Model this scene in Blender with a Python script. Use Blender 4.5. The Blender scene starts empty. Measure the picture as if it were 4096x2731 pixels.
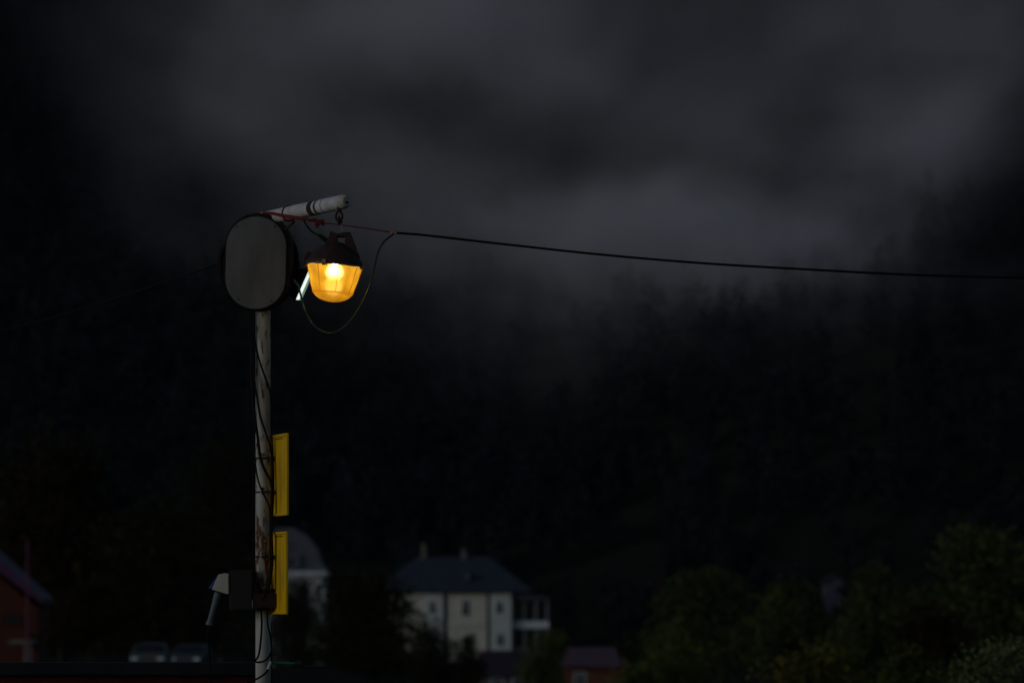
import bpy, bmesh, math, random
import numpy as np
from mathutils import Vector, Matrix

D = bpy.data
sc = bpy.context.scene
COL = sc.collection
R = math.radians
F = 150.0 / 36.0 * 4096.0          # focal length in photo pixels
CZ = 1.7                           # eye height
HY = 2470.0                        # horizon row in the photo

def P(px, py, Y):
    """point in the world at depth Y that lies at photo pixel px, py"""
    return Vector(((px - 2048.0) / F * Y, Y, CZ + (HY - py) / F * Y))

# ---------------------------------------------------------------- camera
cam = D.objects.new("camera", D.cameras.new("camera"))
COL.objects.link(cam)
cam.location = (0, 0, CZ)
cam.rotation_euler = (R(90), 0, 0)
cam.data.lens = 150.0
cam.data.sensor_width = 36.0
cam.data.shift_y = (HY - 1365.5) / 4096.0
cam.data.clip_end = 5000
cam.data.dof.use_dof = True
cam.data.dof.focus_distance = 39.4
cam.data.dof.aperture_fstop = 2.0
sc.camera = cam

# ---------------------------------------------------------------- world + sun (late dusk)
w = D.worlds.new("World"); sc.world = w; w.use_nodes = True
nt = w.node_tree
sky = nt.nodes.new("ShaderNodeTexSky"); sky.sky_type = 'NISHITA'; sky.sun_disc = False
sky.sun_elevation = R(14); sky.sun_rotation = R(-120); sky.air_density = 1.2; sky.dust_density = .6; sky.ozone_density = 2.5
bg = nt.nodes["Background"]; bg.inputs[1].default_value = 0.072
nt.links.new(sky.outputs[0], bg.inputs[0])
sun = D.objects.new("sun", D.lights.new("sun", 'SUN')); COL.objects.link(sun)
sun.data.energy = 0.9; sun.data.angle = R(25); sun.data.color = (0.94, 0.97, 1.0)
sun_dir = Vector((-math.cos(R(14)) * math.sin(R(120)), math.cos(R(14)) * math.cos(R(120)), math.sin(R(14))))
sun.rotation_euler = sun_dir.to_track_quat('Z', 'Y').to_euler()
sc.view_settings.view_transform = 'Standard'; sc.view_settings.look = 'None'
sc.view_settings.gamma = 1.0; sc.view_settings.exposure = -1.68
sc.cycles.volume_bounces = 1
sc.cycles.volume_step_rate = 1.0
sc.cycles.volume_max_steps = 96
sc.cycles.use_denoising = True
sc.cycles.max_bounces = 6

# ---------------------------------------------------------------- helpers
def tag(o, label=None, cat=None, group=None, kind=None):
    if label: o['label'] = label
    if cat: o['category'] = cat
    if group: o['group'] = group
    if kind: o['kind'] = kind
    return o

def empty(name, loc, label=None, cat=None, group=None, rz=0.0):
    o = D.objects.new(name, None); COL.objects.link(o)
    o.location = loc; o.rotation_euler = (0, 0, rz); o.empty_display_size = 0.2
    tag(o, label, cat, group)
    bpy.context.view_layer.update()
    return o

class MB:
    """collects shapes given in world coordinates, builds ONE mesh object"""
    def __init__(s): s.v = []; s.f = []; s.sm = []
    def add(s, vs, fs, smooth=False):
        b = len(s.v); s.v += [tuple(v) for v in vs]
        s.f += [tuple(i + b for i in f) for f in fs]; s.sm += [smooth] * len(fs)
    def box(s, c, sz, M=None):
        x, y, z = [a / 2 for a in sz]
        vs = [Vector((sx * x, sy * y, sz_ * z)) for sx in (-1, 1) for sy in (-1, 1) for sz_ in (-1, 1)]
        if M is not None: vs = [M @ v for v in vs]
        vs = [v + Vector(c) for v in vs]
        s.add(vs, [(0, 1, 3, 2), (4, 6, 7, 5), (0, 4, 5, 1), (2, 3, 7, 6), (0, 2, 6, 4), (1, 5, 7, 3)])
    def bounds(s, x0, x1, y0, y1, z0, z1):
        s.box(((x0 + x1) / 2, (y0 + y1) / 2, (z0 + z1) / 2), (x1 - x0, y1 - y0, z1 - z0))
    def tube(s, pts, r, n=12, caps=True, smooth=True):
        pts = [Vector(p) for p in pts]
        rs = r if isinstance(r, (list, tuple)) else [r] * len(pts)
        rings = []; up = None
        for i, p in enumerate(pts):
            t = (pts[min(i + 1, len(pts) - 1)] - pts[max(i - 1, 0)]).normalized()
            if up is None:
                up = Vector((0, 0, 1)) if abs(t.z) < .9 else Vector((1, 0, 0))
            a = (up - t * up.dot(t)).normalized(); up = a; b = t.cross(a)
            rings.append([p + (a * math.cos(2 * math.pi * k / n) + b * math.sin(2 * math.pi * k / n)) * rs[i] for k in range(n)])
        vs = [v for q in rings for v in q]; fs = []
        for i in range(len(pts) - 1):
            for k in range(n):
                k2 = (k + 1) % n
                fs.append((i * n + k, i * n + k2, (i + 1) * n + k2, (i + 1) * n + k))
        s.add(vs, fs, smooth)
        if caps:
            s.add(rings[0], [tuple(range(n))[::-1]]); s.add(rings[-1], [tuple(range(n))])
    def lathe(s, prof, n, M, smooth=True, closed=True):
        """prof: (radius, z) list, M: world matrix"""
        vs = []; fs = []
        for (r, z) in prof:
            for k in range(n):
                a = 2 * math.pi * k / n
                vs.append(M @ Vector((r * math.cos(a), r * math.sin(a), z)))
        for i in range(len(prof) - 1):
            for k in range(n):
                k2 = (k + 1) % n
                fs.append((i * n + k, i * n + k2, (i + 1) * n + k2, (i + 1) * n + k))
        s.add(vs, fs, smooth)
        if closed:
            s.add(vs[:n], [tuple(range(n))[::-1]]); s.add(vs[-n:], [tuple(range(n))])
    def prism(s, pts, d):
        """pts: world polygon, d: extrusion vector"""
        pts = [Vector(p) for p in pts]; d = Vector(d); n = len(pts)
        vs = pts + [p + d for p in pts]
        fs = [tuple(range(n)), tuple(range(n, 2 * n))[::-1]] + [(k, k + n, (k + 1) % n + n, (k + 1) % n) for k in range(n)]
        s.add(vs, fs)
    def build(s, name, mat, parent=None, origin=None, bevel=0, recalc=True):
        me = D.meshes.new(name); o = D.objects.new(name, me); COL.objects.link(o)
        org = Vector(origin) if origin is not None else (parent_world(parent) if parent else Vector(s.v[0]))
        M = Matrix.Translation(-org)
        if parent:
            org = parent_world(parent)
            M = (Matrix.Translation(org) @ Matrix.Rotation(world_rz(parent), 4, 'Z')).inverted()
        me.from_pydata([M @ Vector(v) for v in s.v], [], s.f)
        me.polygons.foreach_set("use_smooth", s.sm)
        if recalc:
            bm = bmesh.new(); bm.from_mesh(me); bmesh.ops.recalc_face_normals(bm, faces=bm.faces); bm.to_mesh(me); bm.free()
        me.materials.append(mat)
        if parent: o.parent = parent
        else: o.location = org
        if bevel:
            b = o.modifiers.new("bevel", 'BEVEL'); b.width = bevel; b.segments = 2; b.limit_method = 'ANGLE'
        return o

def parent_world(p):
    v = Vector((0, 0, 0))
    if p.parent is None: return Vector(p.location)
    return parent_world(p.parent) + Vector(p.location)
def world_rz(p):
    return 0.0

def spline(pts, n=8):
    """Catmull-Rom through the points"""
    pts = [Vector(p) for p in pts]
    q = [pts[0] * 2 - pts[1]] + pts + [pts[-1] * 2 - pts[-2]]
    out = []
    for i in range(1, len(q) - 2):
        for k in range(n):
            t = k / n
            a, b, c, d = q[i - 1], q[i], q[i + 1], q[i + 2]
            out.append(0.5 * ((2 * b) + (c - a) * t + (2 * a - 5 * b + 4 * c - d) * t * t + (3 * b - a - 3 * c + d) * t ** 3))
    out.append(pts[-1]); return out

def stadium(cx, cy, w_, h_, Y, lean=0.0, n=18):
    """outline in photo pixels -> world points"""
    r = w_ / 2; s = h_ / 2 - r; out = []
    for k in range(n + 1):
        a = math.pi * k / n; out.append((math.cos(a) * r, -s - math.sin(a) * r))
    for k in range(n + 1):
        a = math.pi + math.pi * k / n; out.append((math.cos(a) * r, s - math.sin(a) * r))
    c, sn = math.cos(lean), math.sin(lean)
    return [P(cx + x * c - y * sn, cy + x * sn + y * c, Y) for x, y in out]

# ---------------------------------------------------------------- materials
def mat(name, col, rough=0.7, metal=0.0, vary=0.0, scale=8.0, col2=None, bump=0.0, streak=1.0, lo=0.4, hi=0.65, coords='Object', detail=6, spec=0.3):
    m = D.materials.new(name); m.use_nodes = True; nt = m.node_tree
    b = nt.nodes["Principled BSDF"]
    b.inputs["Roughness"].default_value = rough; b.inputs["Metallic"].default_value = metal
    b.inputs["Base Color"].default_value = (*col, 1); b.inputs["Specular IOR Level"].default_value = spec
    if vary or col2 or bump:
        tc = nt.nodes.new("ShaderNodeTexCoord"); mp = nt.nodes.new("ShaderNodeMapping")
        mp.inputs["Scale"].default_value = (1, 1, streak)
        nt.links.new(tc.outputs[coords], mp.inputs[0])
        no = nt.nodes.new("ShaderNodeTexNoise"); no.inputs["Scale"].default_value = scale; no.inputs["Detail"].default_value = detail
        nt.links.new(mp.outputs[0], no.inputs["Vector"])
        if vary or col2:
            cr = nt.nodes.new("ShaderNodeValToRGB")
            c2 = col2 or tuple(max(0, c * (1 - vary)) for c in col)
            cr.color_ramp.elements[0].position = lo; cr.color_ramp.elements[0].color = (*col, 1)
            cr.color_ramp.elements[1].position = hi; cr.color_ramp.elements[1].color = (*c2, 1)
            nt.links.new(no.outputs[0], cr.inputs[0]); nt.links.new(cr.outputs[0], b.inputs["Base Color"])
        if bump:
            bp = nt.nodes.new("ShaderNodeBump"); bp.inputs["Strength"].default_value = bump; bp.inputs["Distance"].default_value = 0.02
            nt.links.new(no.outputs[0], bp.inputs["Height"]); nt.links.new(bp.outputs[0], b.inputs["Normal"])
    return m

def emit(name, col, s):
    m = D.materials.new(name); m.use_nodes = True
    b = m.node_tree.nodes["Principled BSDF"]
    b.inputs["Base Color"].default_value = (*col, 1)
    b.inputs["Emission Color"].default_value = (*col, 1); b.inputs["Emission Strength"].default_value = s
    return m

def pole_paint():
    """flaking grey paint, rust patches thick between two heights"""
    m = D.materials.new("flaking_pole_paint"); m.use_nodes = True; nt = m.node_tree; L = nt.links
    b = nt.nodes["Principled BSDF"]; b.inputs["Roughness"].default_value = 0.75
    g = nt.nodes.new("ShaderNodeNewGeometry"); mp = nt.nodes.new("ShaderNodeMapping"); mp.inputs["Scale"].default_value = (1, 1, .32)
    L.new(g.outputs["Position"], mp.inputs[0])
    n1 = nt.nodes.new("ShaderNodeTexNoise"); n1.inputs["Scale"].default_value = 26; n1.inputs["Detail"].default_value = 8; n1.inputs["Roughness"].default_value = .65
    L.new(mp.outputs[0], n1.inputs["Vector"])
    sp = nt.nodes.new("ShaderNodeSeparateXYZ"); L.new(g.outputs["Position"], sp.inputs[0])
    cr = nt.nodes.new("ShaderNodeValToRGB"); e = cr.color_ramp     # how rusty the paint is by height, z 1..6
    e.elements[0].position = 0; e.elements[0].color = (.30, .30, .30, 1)
    e.elements[1].position = 1; e.elements[1].color = (.34, .34, .34, 1)
    for pos, v in ((.13, .32), (.18, .5), (.26, .46), (.285, .50), (.31, .47), (.345, .42), (.40, .36), (.45, .45), (.5, .36), (.58, .40), (.63, .43), (.72, .37)):
        k = e.elements.new(pos); k.color = (v, v, v, 1)
    mr = nt.nodes.new("ShaderNodeMapRange"); mr.inputs[1].default_value = 1; mr.inputs[2].default_value = 6
    L.new(sp.outputs[2], mr.inputs[0]); L.new(mr.outputs[0], cr.inputs[0])
    ad = nt.nodes.new("ShaderNodeMath"); ad.operation = 'ADD'; L.new(n1.outputs[0], ad.inputs[0]); L.new(cr.outputs[0], ad.inputs[1])
    r2 = nt.nodes.new("ShaderNodeValToRGB"); r2.color_ramp.elements[0].position = .97; r2.color_ramp.elements[0].color = (0, 0, 0, 1)
    r2.color_ramp.elements[1].position = 1.0; r2.color_ramp.elements[1].color = (1, 1, 1, 1)
    L.new(ad.outputs[0], r2.inputs[0])
    n2 = nt.nodes.new("ShaderNodeTexNoise"); n2.inputs["Scale"].default_value = 3.1; n2.inputs["Detail"].default_value = 6
    L.new(mp.outputs[0], n2.inputs["Vector"])
    r3 = nt.nodes.new("ShaderNodeValToRGB"); r3.color_ramp.elements[0].position = .38; r3.color_ramp.elements[0].color = (.54, .57, .55, 1)
    r3.color_ramp.elements[1].position = .68; r3.color_ramp.elements[1].color = (.34, .27, .21, 1)
    L.new(n2.outputs[0], r3.inputs[0])
    r4 = nt.nodes.new("ShaderNodeValToRGB"); r4.color_ramp.elements[0].color = (.05, .018, .01, 1); r4.color_ramp.elements[1].color = (.16, .065, .03, 1)
    L.new(n1.outputs[0], r4.inputs[0])
    mx = nt.nodes.new("ShaderNodeMix"); mx.data_type = 'RGBA'
    L.new(r2.outputs[0], mx.inputs[0]); L.new(r3.outputs[0], mx.inputs[6]); L.new(r4.outputs[0], mx.inputs[7])
    L.new(mx.outputs[2], b.inputs["Base Color"])
    bp = nt.nodes.new("ShaderNodeBump"); bp.inputs["Strength"].default_value = .5; bp.inputs["Distance"].default_value = .004
    L.new(r2.outputs[0], bp.inputs["Height"]); L.new(bp.outputs[0], b.inputs["Normal"])
    return m

def lamp_glass():
    """yellowed, dusty polycarbonate: part clear, part scattering"""
    m = D.materials.new("yellowed_lamp_bowl"); m.use_nodes = True; nt = m.node_tree; L = nt.links
    for n in list(nt.nodes): nt.nodes.remove(n)
    out = nt.nodes.new("ShaderNodeOutputMaterial")
    tr = nt.nodes.new("ShaderNodeBsdfTransparent"); tr.inputs[0].default_value = (1, .8, .3, 1)
    tl = nt.nodes.new("ShaderNodeBsdfTranslucent"); tl.inputs[0].default_value = (1, .60, .05, 1)
    df = nt.nodes.new("ShaderNodeBsdfDiffuse"); df.inputs[0].default_value = (.85, .45, .015, 1)
    gl = nt.nodes.new("ShaderNodeBsdfGlossy"); gl.inputs["Roughness"].default_value = .12; gl.inputs[0].default_value = (1, .8, .5, 1)
    tc = nt.nodes.new("ShaderNodeTexCoord")
    no = nt.nodes.new("ShaderNodeTexNoise"); no.inputs["Scale"].default_value = 9; no.inputs["Detail"].default_value = 8; no.inputs["Roughness"].default_value = .6
    L.new(tc.outputs["Object"], no.inputs["Vector"])
    cr = nt.nodes.new("ShaderNodeValToRGB"); cr.color_ramp.elements[0].position = .35; cr.color_ramp.elements[0].color = (.30, .30, .30, 1)
    cr.color_ramp.elements[1].position = .65; cr.color_ramp.elements[1].color = (.75, .75, .75, 1)
    L.new(no.outputs[0], cr.inputs[0])
    rf = nt.nodes.new("ShaderNodeBsdfRefraction"); rf.inputs[0].default_value = (1, .80, .26, 1); rf.inputs["Roughness"].default_value = .6; rf.inputs["IOR"].default_value = 1.25
    t2 = nt.nodes.new("ShaderNodeMixShader"); t2.inputs[0].default_value = .88; L.new(tr.outputs[0], t2.inputs[1]); L.new(rf.outputs[0], t2.inputs[2])
    a = nt.nodes.new("ShaderNodeMixShader"); L.new(cr.outputs[0], a.inputs[0]); L.new(t2.outputs[0], a.inputs[1]); L.new(tl.outputs[0], a.inputs[2])
    b = nt.nodes.new("ShaderNodeMixShader"); b.inputs[0].default_value = .22; L.new(a.outputs[0], b.inputs[1]); L.new(df.outputs[0], b.inputs[2])
    fr = nt.nodes.new("ShaderNodeLayerWeight"); fr.inputs[0].default_value = .25
    c = nt.nodes.new("ShaderNodeMixShader"); L.new(fr.outputs["Fresnel"], c.inputs[0]); L.new(b.outputs[0], c.inputs[1]); L.new(gl.outputs[0], c.inputs[2])
    L.new(c.outputs[0], out.inputs[0])
    return m

M_pole = pole_paint()
M_yellow = mat("yellow_enamel", (.86, .52, .0), .5, col2=(.40, .22, .02), scale=7, lo=.46, hi=.78, streak=.3, bump=.1)
M_rust = mat("rusty_iron", (.075, .03, .02), .85, vary=.6, scale=30, bump=.3)
M_black = mat("black_rubber", (.008, .007, .007), .6, spec=.12)
M_cable = mat("black_cable_sheath", (.008, .007, .007), .6, spec=.1)
M_red = mat("red_rope", (.32, .03, .035), .9, vary=.7, scale=160, bump=.6)
M_pink = mat("worn_pink_rope_end", (.75, .32, .28), .9, vary=.4, scale=120)
M_rib = mat("amber_rib", (.80, .40, .03), .3)
M_plate = mat("weathered_grey_sheet", (.16, .17, .185), .7, vary=.5, scale=4.5, lo=.38, hi=.75, streak=.35, bump=.12)
M_brown = mat("dark_brown_casing", (.03, .014, .012), .8, vary=.5, scale=14)
M_hood = mat("brown_lamp_hood", (.055, .028, .022), .6, vary=.4, scale=18, bump=.15)
M_rim = mat("tarnished_rim", (.16, .12, .085), .4, metal=.7, vary=.6, scale=20)
M_steel = mat("galvanised_steel", (.35, .35, .34), .45, metal=.8, vary=.3, scale=25)
M_cab = mat("dark_cabinet", (.02, .018, .022), .6, vary=.3, scale=6)
M_sock = mat("grey_plastic", (.52, .53, .47), .6, vary=.12, scale=12)
M_plug = mat("slate_plastic", (.12, .16, .21), .6, vary=.1, scale=9)
M_blue = mat("blue_plastic", (.03, .08, .3), .5, vary=.1, scale=9)
M_green = mat("green_hose", (.02, .20, .12), .35, vary=.3, scale=40)
M_glass = mat("dark_window_glass", (.02, .022, .03), .15, vary=.1, scale=1)

# ================================================================ TERRAIN
rng = random.Random(7)
def smooth(a, b, x):
    t = min(1, max(0, (x - a) / (b - a))); return t * t * (3 - 2 * t)
def ground_z(x, y):
    z = -5.0 * smooth(60, 150, y) + 1.4 * smooth(440, 520, y)
    if y > 590:
        t = y - 590
        z += .33 * t * smooth(0, 60, t) + 7 * math.sin(x * .021 + y * .006 + 1.3) * smooth(0, 120, t) + 4 * math.sin(x * .047 - y * .011) * smooth(0, 120, t)
    z += 4.05 * smooth(150, 195, y) * (1 - smooth(235, 290, y)) * (1 - smooth(-10, -4, x))   # embankment the cars stand on
    z += .18 * math.sin(x * .31) * math.sin(y * .23) * smooth(50, 90, y)
    z += smooth(60, 260, abs(x)) * 22 * smooth(240, 560, y)
    return z
ys = list(np.concatenate([np.arange(-60, 200, 6), np.arange(200, 600, 10), np.arange(600, 1320, 14)]))
xs = list(np.arange(-420, 421, 10))
mb = MB()
vs = [(x, y, ground_z(x, y)) for y in ys for x in xs]; nx = len(xs)
mb.add(vs, [(j * nx + i, j * nx + i + 1, (j + 1) * nx + i + 1, (j + 1) * nx + i) for j in range(len(ys) - 1) for i in range(nx - 1)], True)
M_ground = mat("damp_grass_ground", (.018, .022, .014), .95, scale=.25, col2=(.028, .024, .016), bump=.3, spec=.03)
ter = mb.build("terrain", M_ground, origin=(0, 0, 0)); tag(ter, kind="structure")

# ================================================================ FOLIAGE
def leaf_mat(name, c1, c2, sc_=1.2):
    m = mat(name, c1, .75, col2=c2, scale=sc_, lo=.35, hi=.62, detail=3, spec=.05)
    return m
M_forest = leaf_mat("far_forest_leaves", (.010, .021, .023), (.018, .031, .032), .05)
M_leafdark = leaf_mat("dark_leaves", (.016, .022, .008), (.034, .036, .012), .5)
M_leafbrown = leaf_mat("brownish_leaves", (.022, .016, .006), (.038, .028, .010), .4)
M_leafgreen = leaf_mat("olive_leaves", (.050, .068, .014), (.11, .13, .03), .45)
M_leafmid = leaf_mat("mid_green_leaves", (.034, .054, .014), (.08, .098, .03), .3)
M_leafyel = leaf_mat("yellowing_leaves", (.07, .075, .015), (.13, .11, .025), .9)
M_leafpale = leaf_mat("pale_bush_leaves", (.07, .10, .035), (.15, .19, .09), 2.0)
M_bark = mat("dark_bark", (.05, .038, .028), .95, vary=.5, scale=3, bump=.4)

def quads(n, cen, size, rs, aspect=.6):
    """n leaf faces at cen (n,3) with random orientation"""
    a = rs.normal(size=(n, 3)); a /= np.linalg.norm(a, axis=1)[:, None]
    b = rs.normal(size=(n, 3)); b -= a * np.sum(a * b, 1)[:, None]; b /= np.linalg.norm(b, axis=1)[:, None]
    sz = size * (.6 + .8 * rs.random(n))[:, None]
    a = a * sz; b = b * sz * aspect
    return np.stack([cen - a, cen + b * .9 - a * .1, cen + a, cen - b * .9 + a * .1], 1).reshape(-1, 3)

def quad_mesh(name, V, m, parent=None, loc=(0, 0, 0)):
    me = D.meshes.new(name); n = len(V) // 4
    me.vertices.add(len(V)); me.vertices.foreach_set("co", V.astype(np.float32).ravel())
    me.loops.add(n * 4); me.loops.foreach_set("vertex_index", np.arange(n * 4, dtype=np.int32))
    me.polygons.add(n); me.polygons.foreach_set("loop_start", np.arange(0, n * 4, 4, dtype=np.int32))
    me.update(calc_edges=True); me.materials.append(m)
    o = D.objects.new(name, me); COL.objects.link(o)
    if parent: o.parent = parent
    else: o.location = loc
    return o

def crown_points(n, w_, h_, depth, rs, lobes=16, cone=0.0, ragged=.16):
    """points in a lobed crown: centre of base at 0, height h_"""
    C = []; 
    for i in range(lobes):
        t = (i + .5) / lobes
        ang = rs.random() * 6.283; z = .12 + .80 * t
        env = (math.sin(math.pi * min(1, (z * .92 + .12))) ** .6) * (1 - cone * z)
        rad = env * (.15 + .75 * rs.random()) * .62
        rr = (.20 + .17 * rs.random()) * (1 - .45 * cone * z) * (1.12 - .35 * t)
        C.append((math.cos(ang) * rad * w_ / 2, math.sin(ang) * rad * depth / 2, z * h_ - rr * h_ * .12, rr * w_ * .72, rr * depth * .72, rr * h_ * .62))
    C = np.array(C); vol = (C[:, 3] * C[:, 4] * C[:, 5]) ** .67; k = rs.choice(len(C), n, p=vol / vol.sum())
    d = rs.normal(size=(n, 3)); d /= np.linalg.norm(d, axis=1)[:, None]
    r = (.55 + .45 * rs.random(n) ** .5) + ragged * rs.normal(size=n)
    return C[k, :3] + d * r[:, None] * C[k, 3:6]

def tree(name, label, px, top, width, Y, m, seed, base=None, n=5000, leaf=None, cone=0.0, group=None, bottom=None, cat="tree", lobes=16, ragged=.16):
    rs = np.random.RandomState(seed)
    s = Y / F; x = (px - 2048) * s; gz = ground_z(x, Y) if base is None else base
    zt = CZ + (HY - top) * s; H = zt - gz; W = width * s
    root = empty(name, (x, Y, gz), label, cat, group)
    trunk_h = (H * .22 if bottom is None else max(.2, CZ + (HY - bottom) * s - gz))
    ch = H - trunk_h
    pts = crown_points(int(n * 1.5), W * .9, ch, min(W, ch * 1.1), rs, lobes, cone, ragged); n = int(n * 1.5) 
    lo_, hi_ = np.percentile(pts[:, 0], (2, 98)); pts[:, 0] = (pts[:, 0] - (lo_ + hi_) / 2) * W / (hi_ - lo_)
    zl, zh = np.percentile(pts[:, 2], (1, 99.3)); pts[:, 2] = (pts[:, 2] - zl) * ch / (zh - zl) + trunk_h
    leaf = leaf or max(.10, W * .022)
    crown = quad_mesh("crown", quads(n, pts, leaf, rs), m, root)
    t = MB(); r0 = max(.06, H * .022)
    def tub(a, b, ra, rb):
        a = Vector(a); b = Vector(b); mid = (a + b) / 2 + Vector(rs.normal(size=3) * (b - a).length * .05)
        t.tube([a, mid, b], [ra, (ra + rb) / 2, rb], 7)
    o = Vector((x, Y, gz - .2))
    top_t = o + Vector((0, 0, trunk_h + ch * .6)); tub(o, top_t, r0, r0 * .25)
    for i in range(7):
        st = o.lerp(top_t, .35 + .08 * i); q = pts[rs.randint(n)]
        tub(st, st.lerp(Vector((x + q[0], Y + q[1], gz + q[2])), .75), r0 * .4, r0 * .08)
    t.build("trunk", M_bark, root)
    return root

# the wooded hillside behind everything: one mass of far trees
rs = np.random.RandomState(3)
allV = []
for j in range(2700):
    x = rs.uniform(-175, 175); y = 596 + 450 * rs.random() ** 1.05
    if abs(x) > .13 * y + 30: continue
    h = rs.uniform(8, 15); wd = h * rs.uniform(.5, .75); con = rs.random() < .3
    pts = crown_points(260, wd * (.75 if con else 1.1), h * .9, wd, rs, 7, .8 if con else 0)
    pts += np.array([x, y, ground_z(x, y) + h * .08])
    allV.append(quads(260, pts, .42, rs, .8))
fo = quad_mesh("forest", np.concatenate(allV), M_forest)
tag(fo, "dark wooded mountainside of many far trees rising into the mist", "forest", kind="stuff")

T = tree
G1 = "dark trees at the foot of the hill on the side of the red house"
T("deciduous_tree", "tall brownish dark tree behind the red house with the thin pole", 250, 1750, 620, 330, M_leafbrown, 11, n=6000, group=G1)
T("deciduous_tree", "broad dark tree behind the two parked cars beside the lamp post", 640, 2040, 520, 300, M_leafdark, 12, n=6000, group=G1)
T("deciduous_tree", "dark tree directly behind the electrical box on the post", 900, 1780, 430, 380, M_leafdark, 13, n=6000, group=G1)
T("deciduous_tree", "low dark tree filling the gap between red house and parked cars", 360, 2330, 330, 240, M_leafbrown, 14, n=4500, group=G1)
G2 = "trees in front of the villa"
T("deciduous_tree", "large dark tree hiding the villa's side nearest the lamp post", 1495, 2290, 430, 300, M_leafdark, 21, n=7500, group=G2, bottom=2760)
T("deciduous_tree", "dark rounded tree below the villa's cream wall", 1755, 2522, 250, 290, M_leafdark, 22, n=4500, group=G2, bottom=2780)
T("conifer_tree", "small pointed dark tree under the villa's lower window", 1870, 2540, 130, 330, M_leafdark, 23, n=2200, cone=.7, group=G2)
T("deciduous_tree", "ragged tree covering the wall of the mansard-roofed house", 1195, 2312, 180, 440, M_leafdark, 24, n=6000, group=G2, ragged=.14, bottom=2560, lobes=22)
T("deciduous_tree", "low dark tree covering the foot of the mansard-roofed house", 1180, 2400, 290, 425, M_leafdark, 29, n=6500, group=G2, bottom=2700, lobes=22)
T("deciduous_tree", "dark bushy tree between the mansard-roofed house and the villa's big tree", 1370, 2480, 200, 380, M_leafdark, 28, n=2600, group=G2)
T("deciduous_tree", "rounded olive-green tree in front of the villa's veranda", 2178, 2520, 185, 330, M_leafgreen, 25, n=3800, group=G2, bottom=2800)
T("deciduous_tree", "dark tree beside the purple-roofed house, on the villa's far side", 2600, 2500, 260, 420, M_leafdark, 26, n=3000, group=G2)
G3 = "trees on the slope beyond the purple-roofed house"
T("deciduous_tree", "loose green tree with layered boughs next to the purple-roofed house", 2820, 2285, 400, 300, M_leafmid, 31, n=5200, group=G3, lobes=12, ragged=.2)
T("deciduous_tree", "second green tree of the slope, with two rounded tops", 3190, 2330, 430, 290, M_leafmid, 32, n=6000, group=G3)
T("deciduous_tree", "green tree just under the faint lilac house", 3520, 2280, 420, 260, M_leafmid, 33, n=6500, group=G3)
T("deciduous_tree", "tallest green tree, rising at the edge of the photo above the pale bush", 3930, 2130, 560, 230, M_leafmid, 34, n=9000, group=G3)
T("deciduous_tree", "lower green tree in front of the layered-bough tree", 2700, 2530, 330, 250, M_leafgreen, 35, n=4200, group=G3, ragged=.22)
T("deciduous_tree", "brown-leaved tree behind the pale bush", 3790, 2430, 460, 170, M_leafbrown, 36, n=7000, group=G3)
G4 = "bushes along the bottom of the slope"
T("bush", "yellowing bush at the foot of the tree with two rounded tops", 3300, 2590, 420, 120, M_leafyel, 41, base=-3.0, n=4500, leaf=.07, group=G4, cat="bush", ragged=.28)
T("bush", "sparse olive bush between the yellowing bush and the pale bush", 3640, 2600, 340, 110, M_leafgreen, 42, base=-2.6, n=4200, leaf=.06, group=G4, cat="bush", ragged=.25)
T("bush", "pale feathery bush in the bottom corner of the photo", 4060, 2575, 460, 75, M_leafpale, 43, base=-1.4, n=7500, leaf=.045, group=G4, cat="bush", ragged=.16)
T("bush", "small dark olive bush beside the orange-walled house with purple roof", 2560, 2660, 220, 220, M_leafgreen, 44, n=2200, group=G4, cat="bush")

# ================================================================ HOUSES
M_cream = mat("cream_render", (.74, .71, .62), .9, vary=.16, scale=.6)
M_palewall = mat("pale_blue_render", (.66, .70, .69), .9, vary=.12, scale=.7)
M_trim = mat("white_trim", (.74, .80, .84), .8, vary=.1, scale=1)
M_slate = mat("slate_roof", (.045, .056, .078), .6, vary=.3, scale=1.4)
M_zinc = mat("grey_tin_roof", (.115, .125, .16), .6, vary=.25, scale=1.2)
M_redwall = mat("red_render", (.09, .027, .016), .9, vary=.2, scale=.8)
M_orange = mat("orange_brick", (.24, .085, .055), .9, vary=.35, scale=1.2)
M_purple = mat("plum_tin_roof", (.09, .028, .085), .55, vary=.2, scale=1)
M_plum2 = mat("mauve_tile_roof", (.16, .085, .115), .6, vary=.2, scale=1)
M_post = mat("grey_painted_wood", (.24, .25, .30), .8, vary=.2, scale=1)
M_chim = mat("chimney_render", (.19, .165, .16), .9, vary=.3, scale=1.5)
M_dark = mat("dark_pipe_and_hole_shade", (.03, .03, .035), .8)  # downpipe colour, and painted shade for the disc on the arm's end

def hip_roof(x0, x1, y0, y1, zb, zt, inset_x0, inset_x1, t=.18):
    m = MB(); ym = (y0 + y1) / 2
    vs = [(x0, y0, zb), (x1, y0, zb), (x1, y1, zb), (x0, y1, zb), (x0 + inset_x0, ym, zt), (x1 - inset_x1, ym, zt),
          (x0, y0, zb - t), (x1, y0, zb - t), (x1, y1, zb - t), (x0, y1, zb - t)]
    m.add(vs, [(0, 1, 5, 4), (1, 2, 5), (2, 3, 4, 5), (3, 0, 4), (0, 6, 7, 1), (1, 7, 8, 2), (2, 8, 9, 3), (3, 9, 6, 0), (6, 9, 8, 7)])
    return m

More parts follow.
